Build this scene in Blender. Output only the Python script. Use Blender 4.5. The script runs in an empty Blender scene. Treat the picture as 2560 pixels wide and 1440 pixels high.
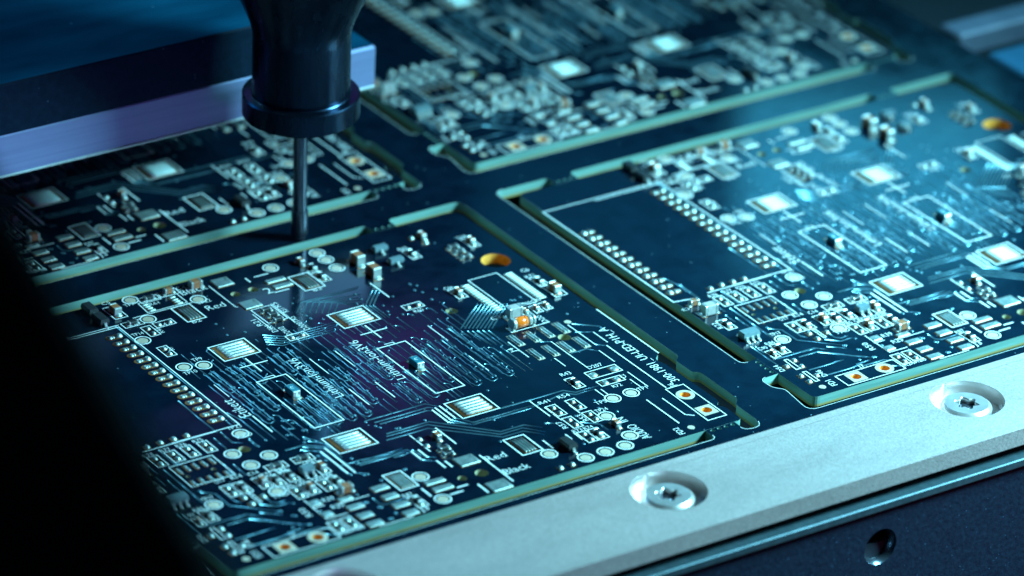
import bpy, math, random
from mathutils import Matrix, Vector
from mathutils.geometry import tessellate_polygon
random.seed(7)
S = 0.001                       # everything below is written in millimetres
PX, PY = 94.58, 85.60           # pitch of the boards in the panel
scene = bpy.context.scene
col = scene.collection

# ------------------------------------------------------------------ camera
F_PX = 12242.3
CAM = Vector((-320.033, -488.249, 325.321))
RX = Vector((0.82743601, -0.56006617, 0.04093339))
RY = Vector((0.22686958, 0.4000728, 0.88795943))
RZ = Vector((0.51369237, 0.72544306, -0.45809662))
cd = bpy.data.cameras.new('camera')
cam = bpy.data.objects.new('camera', cd)
col.objects.link(cam)
cam.matrix_world = Matrix(((RX.x, RY.x, -RZ.x, CAM.x * S), (RX.y, RY.y, -RZ.y, CAM.y * S),
                           (RX.z, RY.z, -RZ.z, CAM.z * S), (0, 0, 0, 1)))
cd.sensor_width = 36.0
cd.lens = F_PX / 2560 * 36
cd.clip_start, cd.clip_end = 0.02, 20
cd.dof.use_dof = True
cd.dof.focus_distance = 0.686
cd.dof.aperture_fstop = 18.5
cd.dof.aperture_blades = 0
scene.camera = cam

# ------------------------------------------------------------------ world and lamps
world = bpy.data.worlds.new('World')
scene.world = world
world.use_nodes = True
bg = world.node_tree.nodes['Background']
bg.inputs['Color'].default_value = (0.010, 0.045, 0.10, 1)
bg.inputs['Strength'].default_value = 0.20

def lamp(name, loc, target, sx, sy, power, color, spread=180):
    l = bpy.data.lights.new(name, 'AREA')
    l.shape = 'RECTANGLE'
    l.size, l.size_y = sx * S, sy * S
    l.energy = power
    l.color = color
    l.spread = math.radians(spread)
    o = bpy.data.objects.new(name, l)
    col.objects.link(o)
    o.location = Vector(loc) * S
    o.rotation_euler = (Vector(target) - Vector(loc)).to_track_quat('-Z', 'Y').to_euler()
    return o

# key lamp from the right
lamp('key_lamp', (240, -120, 170), (72, -16, 0), 90, 65, 0.62, (0.29, 0.84, 1.0), 62)
# strip lamp high behind: glints along every track that runs away from the camera
lamp('rim_lamp', (120, 600, 540), (80, -90, 0), 520, 110, 0.24, (0.22, 0.74, 1.0), 26)
# soft lamp behind the boards, mirrored in the glossy solder mask of the right-hand board
lamp('back_softbox', (246, 215, 137), (92, -3, 0), 125, 56, 0.0014, (0.03, 0.42, 0.85), 60)
# its bright core
lamp('core_lamp', (296, 250, 137), (144, 33, 0), 56, 32, 0.0042, (0.05, 0.52, 0.85), 60)
# small violet lamp beside it, mirrored in the middle of the near board
lamp('violet_lamp', (120, 206, 115), (-6, 29, 0), 60, 15, 0.00034, (0.36, 0.14, 1.0), 60)
# blue lamp behind the block
lamp('blue_lamp', (-120, 260, 170), (10, 100, 29), 60, 40, 0.009, (0.01, 0.32, 0.75), 50)
# narrow violet lamp in front, aimed at the block
lamp('front_violet_lamp', (-60, -330, 80), (-30, 68, 19), 90, 20, 0.008, (0.42, 0.18, 1.0), 20)
# magenta lamp low in front, grazing the machine side
lamp('magenta_lamp', (190, -220, -60), (100, -47, -20), 60, 60, 0.003, (1.0, 0.10, 0.55), 70)

vs = scene.view_settings
vs.view_transform = 'Standard'
vs.look = 'None'
vs.exposure = 0.0
vs.gamma = 1.0
vs.use_curve_mapping = False
scene.cycles.max_bounces = 6
scene.cycles.sample_clamp_indirect = 6
scene.cycles.use_denoising = True

# ------------------------------------------------------------------ materials
def nodes(name):
    m = bpy.data.materials.new(name)
    m.use_nodes = True
    nt = m.node_tree
    return m, nt, nt.nodes['Principled BSDF']

def noise(nt, scale, detail=3, rough=.55, vec=None):
    n = nt.nodes.new('ShaderNodeTexNoise')
    n.inputs['Scale'].default_value = scale
    n.inputs['Detail'].default_value = detail
    n.inputs['Roughness'].default_value = rough
    if vec is not None:
        nt.links.new(vec, n.inputs['Vector'])
    return n

def objcoord(nt, sx=1, sy=1, sz=1):
    t = nt.nodes.new('ShaderNodeTexCoord')
    mp = nt.nodes.new('ShaderNodeMapping')
    mp.inputs['Scale'].default_value = (sx, sy, sz)
    nt.links.new(t.outputs['Object'], mp.inputs['Vector'])
    return mp.outputs['Vector']

def ramp(nt, src, stops):
    r = nt.nodes.new('ShaderNodeValToRGB')
    e = r.color_ramp.elements
    while len(e) < len(stops):
        e.new(.5)
    for el, (p, c) in zip(e, stops):
        el.position = p
        el.color = c if len(c) == 4 else (*c, 1)
    nt.links.new(src, r.inputs['Fac'])
    return r.outputs['Color']

def bump(nt, src, bsdf, dist, strength=1.0):
    b = nt.nodes.new('ShaderNodeBump')
    b.inputs['Distance'].default_value = dist * S
    b.inputs['Strength'].default_value = strength
    nt.links.new(src, b.inputs['Height'])
    nt.links.new(b.outputs['Normal'], bsdf.inputs['Normal'])

def mat(name, c1, c2=None, rough=.4, metal=0., scale=900, bump_d=0., bump_scale=None, rough2=None, coat=0., stretch=(1, 1, 1), spec=.5, dust=None, mottle=None):
    m, nt, b = nodes(name)
    v = objcoord(nt, *stretch)
    n = noise(nt, scale, vec=v)
    if c2 is None:
        b.inputs['Base Color'].default_value = (*c1, 1)
    else:
        nt.links.new(ramp(nt, n.outputs['Fac'], [(.32, c1), (.68, c2)]), b.inputs['Base Color'])
    if mottle:      # slow wear and handling marks
        n3 = noise(nt, mottle[0], 6, .7, vec=objcoord(nt, .35, 1, 1))
        mm = nt.nodes.new('ShaderNodeMix'); mm.data_type = 'RGBA'; mm.blend_type = 'MULTIPLY'
        mm.inputs['Factor'].default_value = 1.0
        nt.links.new(b.inputs['Base Color'].links[0].from_socket, mm.inputs['A'])
        nt.links.new(ramp(nt, n3.outputs['Fac'], [(.35, (1 - mottle[1],) * 3), (.62, (1, 1, 1))]), mm.inputs['B'])
        nt.links.new(mm.outputs['Result'], b.inputs['Base Color'])
    if dust:
        vo = nt.nodes.new('ShaderNodeTexVoronoi')
        vo.inputs['Scale'].default_value = dust[0]
        nt.links.new(objcoord(nt), vo.inputs['Vector'])
        big = noise(nt, dust[0] * .3, 2)
        th = nt.nodes.new('ShaderNodeMath'); th.operation = 'MULTIPLY'
        nt.links.new(big.outputs['Fac'], th.inputs[0]); th.inputs[1].default_value = dust[1]
        lt = nt.nodes.new('ShaderNodeMath'); lt.operation = 'LESS_THAN'
        nt.links.new(vo.outputs['Distance'], lt.inputs[0]); nt.links.new(th.outputs[0], lt.inputs[1])
        mx = nt.nodes.new('ShaderNodeMix'); mx.data_type = 'RGBA'
        nt.links.new(lt.outputs[0], mx.inputs['Factor'])
        src = b.inputs['Base Color'].links[0].from_socket
        nt.links.new(src, mx.inputs['A'])
        mx.inputs['B'].default_value = (*dust[2], 1)
        nt.links.new(mx.outputs['Result'], b.inputs['Base Color'])
    if rough2 is None:
        b.inputs['Roughness'].default_value = rough
    else:
        nt.links.new(ramp(nt, n.outputs['Fac'], [(.3, (rough,) * 3), (.7, (rough2,) * 3)]), b.inputs['Roughness'])
    b.inputs['Metallic'].default_value = metal
    b.inputs['Coat Weight'].default_value = coat
    b.inputs['Coat Roughness'].default_value = .12
    b.inputs['Specular IOR Level'].default_value = spec
    if bump_d:
        n2 = noise(nt, bump_scale or scale, 4, vec=v)
        bump(nt, n2.outputs['Fac'], b, bump_d)
    return m

M = {}
M['mask'] = mat('solder_mask', (.0006, .0040, .010), (.0012, .0075, .017), .09, rough2=.15, scale=260, bump_d=.0035, bump_scale=1500, spec=.22, dust=(420, .09, (.10, .18, .22)))
M['trace'] = mat('masked_copper', (.13, .27, .33), (.17, .33, .39), .30, rough2=.38, metal=.88, scale=700)
M['fr4'] = mat('laminate_edge', (.12, .225, .20), (.19, .32, .28), .5, scale=500, bump_d=.03, bump_scale=1500, stretch=(.15, .15, 2))
M['silk'] = mat('silkscreen_ink', (.66, .70, .70), (.82, .84, .82), .55, scale=3000, bump_d=.01)
M['solder'] = mat('solder', (.28, .35, .34), (.40, .46, .45), .36, metal=.75, rough2=.52, scale=1800, bump_d=.02, bump_scale=2600)
M['copper'] = mat('bare_copper', (.50, .16, .045), (.66, .25, .08), .42, metal=1., scale=1500, bump_d=.01)
M['gold'] = mat('plated_gold', (.82, .62, .46), (.92, .74, .58), .32, metal=.55, rough2=.40, scale=2500, bump_d=.006)
M['barrel'] = mat('plated_barrel', (.85, .28, .03), (.95, .38, .06), .5, metal=.1, scale=1800, bump_d=.03)
M['edge_glint'] = mat('painted_edge_glint', (.40, .45, .42), (.60, .64, .60), .5, scale=1500, bump_d=.02)  # pale tone standing in for the highlight on the slot edges
M['raw'] = mat('drilled_laminate', (.26, .24, .14), (.40, .36, .22), .6, scale=1500, bump_d=.03)
M['tin'] = mat('tin_terminal', (.46, .48, .47), (.58, .60, .58), .34, metal=.7, scale=2200, bump_d=.015)
M['ceramic'] = mat('brown_ceramic', (.26, .085, .035), (.36, .13, .055), .45, scale=1500, bump_d=.01)
M['grey_ceramic'] = mat('grey_ceramic', (.30, .27, .26), (.38, .34, .33), .4, scale=1500, bump_d=.01)
M['black'] = mat('black_plastic', (.012, .014, .016), (.022, .025, .028), .42, scale=1800, bump_d=.02)
M['slate'] = mat('slate_plastic', (.09, .14, .16), (.13, .19, .21), .38, scale=1800, bump_d=.02)
M['sensor'] = mat('blue_ceramic', (.012, .12, .17), (.02, .16, .21), .4, scale=1800)
M['orange'] = mat('orange_glass', (.90, .13, .008), (1.0, .19, .015), .14, scale=900, coat=1.)
M['glass_grey'] = mat('grey_glass', (.25, .24, .23), (.34, .32, .30), .12, scale=900, coat=1.)
M['alu'] = mat('blasted_aluminium', (.32, .25, .245), (.47, .37, .36), .46, metal=.3, rough2=.58, scale=3800, bump_d=.05, bump_scale=3200, mottle=(45, .24))
M['steel'] = mat('turned_steel', (.58, .50, .49), (.74, .64, .63), .34, metal=.75, scale=400, bump_d=.01, bump_scale=900)
M['body'] = mat('navy_powder_coat', (.0012, .006, .017), (.003, .011, .028), .5, rough2=.62, scale=1500, bump_d=.08, bump_scale=1400, spec=.3, dust=(900, .16, (.03, .07, .14)))
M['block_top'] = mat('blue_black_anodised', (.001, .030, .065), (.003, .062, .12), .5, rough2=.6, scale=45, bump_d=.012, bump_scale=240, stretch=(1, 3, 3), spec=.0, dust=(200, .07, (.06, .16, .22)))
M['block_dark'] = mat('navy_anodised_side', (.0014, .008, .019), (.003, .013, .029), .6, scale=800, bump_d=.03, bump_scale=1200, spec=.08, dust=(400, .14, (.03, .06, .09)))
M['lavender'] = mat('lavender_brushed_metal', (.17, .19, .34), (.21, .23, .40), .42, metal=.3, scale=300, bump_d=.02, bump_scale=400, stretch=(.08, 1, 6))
M['spindle'] = mat('black_anodised', (.010, .022, .045), (.016, .032, .060), .22, rough2=.30, metal=.9, scale=500, bump_d=.006, bump_scale=900, stretch=(1, 1, .2))
M['carbide'] = mat('dark_carbide', (.10, .12, .16), (.16, .18, .23), .24, metal=.9, scale=600, bump_d=.01)
M['matte_black'] = mat('matte_black_paint', (.0016, .0024, .004), (.003, .0045, .007), .6, scale=300, spec=.25)
M['steel_rail'] = mat('brushed_rail', (.12, .15, .22), (.17, .20, .28), .5, metal=.3, scale=200, bump_d=.02, bump_scale=300, stretch=(1, .1, 1))
M['blue_rail'] = mat('blue_rail_paint', (.02, .11, .22), (.03, .15, .27), .4, metal=.3, scale=200, bump_d=.02, bump_scale=300, stretch=(1, .1, 1))
M['strip'] = mat('dull_strip_metal', (.03, .055, .07), (.05, .08, .10), .5, metal=.5, scale=900, bump_d=.03)
M['plate'] = mat('dark_bed_plate', (.004, .010, .018), (.008, .016, .028), .6, scale=300, bump_d=.02)

def ochre_foot(m):
    # the lowest layer of the laminate is a brown resin layer
    nt = m.node_tree
    b = nt.nodes['Principled BSDF']
    tc = nt.nodes.new('ShaderNodeTexCoord')
    sx_ = nt.nodes.new('ShaderNodeSeparateXYZ')
    nt.links.new(tc.outputs['Object'], sx_.inputs[0])
    mr = nt.nodes.new('ShaderNodeMapRange')
    mr.inputs['From Min'].default_value = -1.38 * S
    mr.inputs['From Max'].default_value = -1.08 * S
    nt.links.new(sx_.outputs['Z'], mr.inputs['Value'])
    mx = nt.nodes.new('ShaderNodeMix'); mx.data_type = 'RGBA'
    nt.links.new(mr.outputs['Result'], mx.inputs['Factor'])
    nt.links.new(b.inputs['Base Color'].links[0].from_socket, mx.inputs['B'])
    mx.inputs['A'].default_value = (.30, .20, .07, 1)
    nt.links.new(mx.outputs['Result'], b.inputs['Base Color'])
ochre_foot(M['fr4'])

# ------------------------------------------------------------------ mesh helpers
def mesh_from(name, verts, faces, mats, mi=None, smooth=None):
    me = bpy.data.meshes.new(name)
    me.from_pydata([(x * S, y * S, z * S) for x, y, z in verts], [], faces)
    for m in mats:
        me.materials.append(M[m])
    if mi:
        me.polygons.foreach_set('material_index', mi)
    if smooth is not None:
        me.polygons.foreach_set('use_smooth', smooth if isinstance(smooth, list) else [smooth] * len(faces))
    me.update()
    return me

class MB:
    """collects verts and faces of ONE piece"""
    def __init__(s):
        s.v, s.f, s.mi, s.sm = [], [], [], []
    def add(s, v, f, mi=0, sm=False):
        n = len(s.v)
        s.v += v
        s.f += [tuple(i + n for i in q) for q in f]
        s.mi += [mi] * len(f)
        s.sm += [sm] * len(f)
        return s
    def box(s, x0, x1, y0, y1, z0, z1, mi=0, b=0.):
        if not b:
            v = [(x, y, z) for z in (z0, z1) for x, y in ((x0, y0), (x1, y0), (x1, y1), (x0, y1))]
            f = [(3, 2, 1, 0), (4, 5, 6, 7), (0, 1, 5, 4), (1, 2, 6, 5), (2, 3, 7, 6), (3, 0, 4, 7)]
            return s.add(v, f, mi)
        # chamfered box
        v = []
        for z, i in ((z0, 0), (z1 - b, 0), (z1, b)):
            v += [(x0 + i + b, y0 + i, z), (x1 - i - b, y0 + i, z), (x1 - i, y0 + i + b, z), (x1 - i, y1 - i - b, z),
                  (x1 - i - b, y1 - i, z), (x0 + i + b, y1 - i, z), (x0 + i, y1 - i - b, z), (x0 + i, y0 + i + b, z)]
        f = [tuple(range(7, -1, -1)), tuple(range(16, 24))]
        for k in (0, 8):
            f += [(k + i, k + (i + 1) % 8, k + 8 + (i + 1) % 8, k + 8 + i) for i in range(8)]
        return s.add(v, f, mi)
    def dome(s, x, y, z, w, d, h, n=5, p=2.2, mi=0):
        """rounded cushion of solder"""
        v, f = [], []
        for j in range(n):
            for i in range(n):
                a = -1 + 2 * i / (n - 1)
                c = -1 + 2 * j / (n - 1)
                r = min(1, (abs(a) ** p + abs(c) ** p) ** (1 / p))
                k = 1 - .12 * abs(a * c)
                v.append((x + a * k * w / 2, y + c * k * d / 2, z + h * math.sqrt(max(0, 1 - r * r))))
        for j in range(n - 1):
            for i in range(n - 1):
                q = j * n + i
                f.append((q, q + 1, q + n + 1, q + n))
        return s.add(v, f, mi, True)
    def ridge(s, x, y, z, l, w, h, along='x', n=6, mi=0):
        """a long rounded bead"""
        v, f = [], []
        ts = [-1, -.93, -.5, 0, .5, .93, 1]
        sc = [.25, .8, 1, .94, 1, .8, .25]
        for t, k in zip(ts, sc):
            for i in range(n):
                a = math.pi * i / (n - 1)
                o, hh = -math.cos(a) * w / 2 * k, math.sin(a) * h * k
                v.append((x + t * l / 2, y + o, z + hh) if along == 'x' else (x - o, y + t * l / 2, z + hh))
        for j in range(len(ts) - 1):
            for i in range(n - 1):
                q = j * n + i
                f.append((q, q + n, q + n + 1, q + 1))
        m = len(ts) - 1
        f += [tuple(range(n)), tuple(m * n + i for i in range(n - 1, -1, -1))]
        return s.add(v, f, mi, True)
    def disc(s, x, y, z0, z1, r, n=20, mi=0, rx=None):
        rx = rx or r
        v = [(x + rx * math.cos(2 * math.pi * i / n), y + r * math.sin(2 * math.pi * i / n), z) for z in (z0, z1) for i in range(n)]
        f = [tuple(range(n, 2 * n))] + [(i, (i + 1) % n, n + (i + 1) % n, n + i) for i in range(n)]
        return s.add(v, f, mi)
    def ring(s, x, y, z0, z1, r0, r1, n=24, mi=0, wall=None):
        v = []
        for r, z in ((r1, z0), (r1, z1), (r0, z1), (r0, z0)):
            v += [(x + r * math.cos(2 * math.pi * i / n), y + r * math.sin(2 * math.pi * i / n), z) for i in range(n)]
        for k in range(3):
            s.add([], [], mi)
            f = [(k * n + i, k * n + (i + 1) % n, (k + 1) * n + (i + 1) % n, (k + 1) * n + i) for i in range(n)]
            m = len(s.v) if k == 0 else m
            if k == 0:
                s.v += v
            s.f += [tuple(i + m for i in q) for q in f]
            s.mi += [(wall if (wall is not None and k == 2) else mi)] * n
            s.sm += [False] * n
        return s
    def lathe_runs(s, runs, n=64, mi=0):
        for r in runs:
            s.lathe(r, n, mi=mi, cap=False)
        return s
    def lathe(s, prof, n=40, x=0, y=0, mi=0, cap=True, sm=True):
        v, f = [], []
        for r, z in prof:
            v += [(x + r * math.cos(2 * math.pi * i / n), y + r * math.sin(2 * math.pi * i / n), z) for i in range(n)]
        for k in range(len(prof) - 1):
            f += [(k * n + i, k * n + (i + 1) % n, (k + 1) * n + (i + 1) % n, (k + 1) * n + i) for i in range(n)]
        s.add(v, f, mi, sm)
        if cap:
            b = len(s.v) - len(v)
            s.f += [tuple(b + i for i in range(n - 1, -1, -1)), tuple(b + (len(prof) - 1) * n + i for i in range(n))]
            s.mi += [mi] * 2
            s.sm += [False] * 2
        return s
    def strip(s, pts, w, z, h, mi=0, prof='flat'):
        """ribbon along a polyline: flat print, or a raised track with sloping sides"""
        P = [Vector(p) for p in pts]
        P = [p for i, p in enumerate(P) if i == 0 or (p - P[i - 1]).length > .02]
        if len(P) < 2:
            return s
        rows = []
        for i, p in enumerate(P):
            a = (p - P[i - 1]).normalized() if i else None
            b = (P[i + 1] - p).normalized() if i < len(P) - 1 else None
            t = (a + b) if (a and b) else (a or b)
            if t.length < 1e-3:
                t = a
            t = t.normalized()
            nrm = Vector((-t.y, t.x))
            k = 1 / max(.5, nrm.dot(Vector((-a.y, a.x)))) if a else 1
            e = t * (w * .25) * (-1 if i == 0 else (1 if i == len(P) - 1 else 0))
            rows.append((p + e, nrm * k))
        if prof == 'flat':
            cs = [(-.5, 0), (.5, 0)]
        else:
            cs = [(-.62, -.6), (-.42, .6), (-.2, .95), (.2, .95), (.42, .6), (.62, -.6)]
        m = len(cs)
        v = [(p.x + n_.x * o * w, p.y + n_.y * o * w, z + h * q) for p, n_ in rows for o, q in cs]
        f = [(k * m + i + 1, k * m + i, (k + 1) * m + i, (k + 1) * m + i + 1) for k in range(len(rows) - 1) for i in range(m - 1)]
        if prof != 'flat':
            e = (len(rows) - 1) * m
            f += [tuple(range(m - 1, -1, -1)), tuple(e + i for i in range(m))]
        return s.add(v, f, mi, prof != 'flat')
    def build(s, name, mats):
        return mesh_from(name, s.v, s.f, mats, s.mi, s.sm)

def circle(x, y, r, n=20, a0=0):
    return [(x + r * math.cos(a0 + 2 * math.pi * i / n), y + r * math.sin(a0 + 2 * math.pi * i / n)) for i in range(n)]

def plate(contours, z0, z1, mats, bevel=0., wall_of=None, axes='xyz'):
    """flat plate with holes: contour 0 is the outline, the others are openings"""
    mb = MB()
    polys = [[Vector((x, y, 0)) for x, y in c] for c in contours]
    flat = [p for c in polys for p in c]
    tris = tessellate_polygon(polys)
    def put(u, v, w):
        return (u, v, w) if axes == 'xyz' else (u, w, v)
    n = len(flat)
    for z, flip in ((z1, False), (z0, True)):
        f = []
        for t in tris:
            a, b, c = (flat[i] for i in t)
            ccw = (b - a).cross(c - a).z > 0
            f.append(t if ccw != flip else t[::-1])
        mb.add([put(p.x, p.y, z) for p in flat], f, 0)
    k = 0
    for ci, c in enumerate(polys):
        m = len(c)
        area = sum(c[i].x * c[(i + 1) % m].y - c[(i + 1) % m].x * c[i].y for i in range(m))
        fwd = (area > 0) == (ci == 0)
        mi = 1 if wall_of is None else wall_of(ci)
        for i in range(m):
            j = (i + 1) % m
            q = (n + k + i, n + k + j, k + j, k + i)
            mb.f.append(q if fwd else q[::-1])
            mb.mi.append(mi)
            mb.sm.append(m > 14 and ci > 0)
        k += m
    if axes != 'xyz':
        mb.f = [q[::-1] for q in mb.f]
    return mb

def fillet(pts, rads, n=5):
    """round the corners of a polygon"""
    out = []
    N = len(pts)
    for i, p in enumerate(pts):
        r = rads[i] if isinstance(rads, (list, tuple)) else rads
        p = Vector(p)
        if not r:
            out.append((p.x, p.y))
            continue
        a = (Vector(pts[i - 1]) - p)
        b = (Vector(pts[(i + 1) % N]) - p)
        d = min(r, a.length * .48, b.length * .48)
        A, B = p + a.normalized() * d, p + b.normalized() * d
        for k in range(n + 1):
            t = k / n
            q = A * (1 - t) ** 2 + p * 2 * t * (1 - t) + B * t ** 2
            out.append((q.x, q.y))
    return out

def obj(name, me, parent=None, loc=(0, 0, 0), rz=0., label=None, cat=None, group=None, kind=None):
    o = bpy.data.objects.new(name, me)
    col.objects.link(o)
    o.parent = parent
    o.location = Vector(loc) * S
    o.rotation_euler = (0, 0, rz)
    if label: o['label'] = label
    if cat: o['category'] = cat
    if group: o['group'] = group
    if kind: o['kind'] = kind
    return o

def screen(x, y, z=0):
    q = Vector((x, y, z)) - CAM
    d = q.dot(RZ)
    return 1280 + F_PX * q.dot(RX) / d, 720 - F_PX * q.dot(RY) / d

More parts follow.
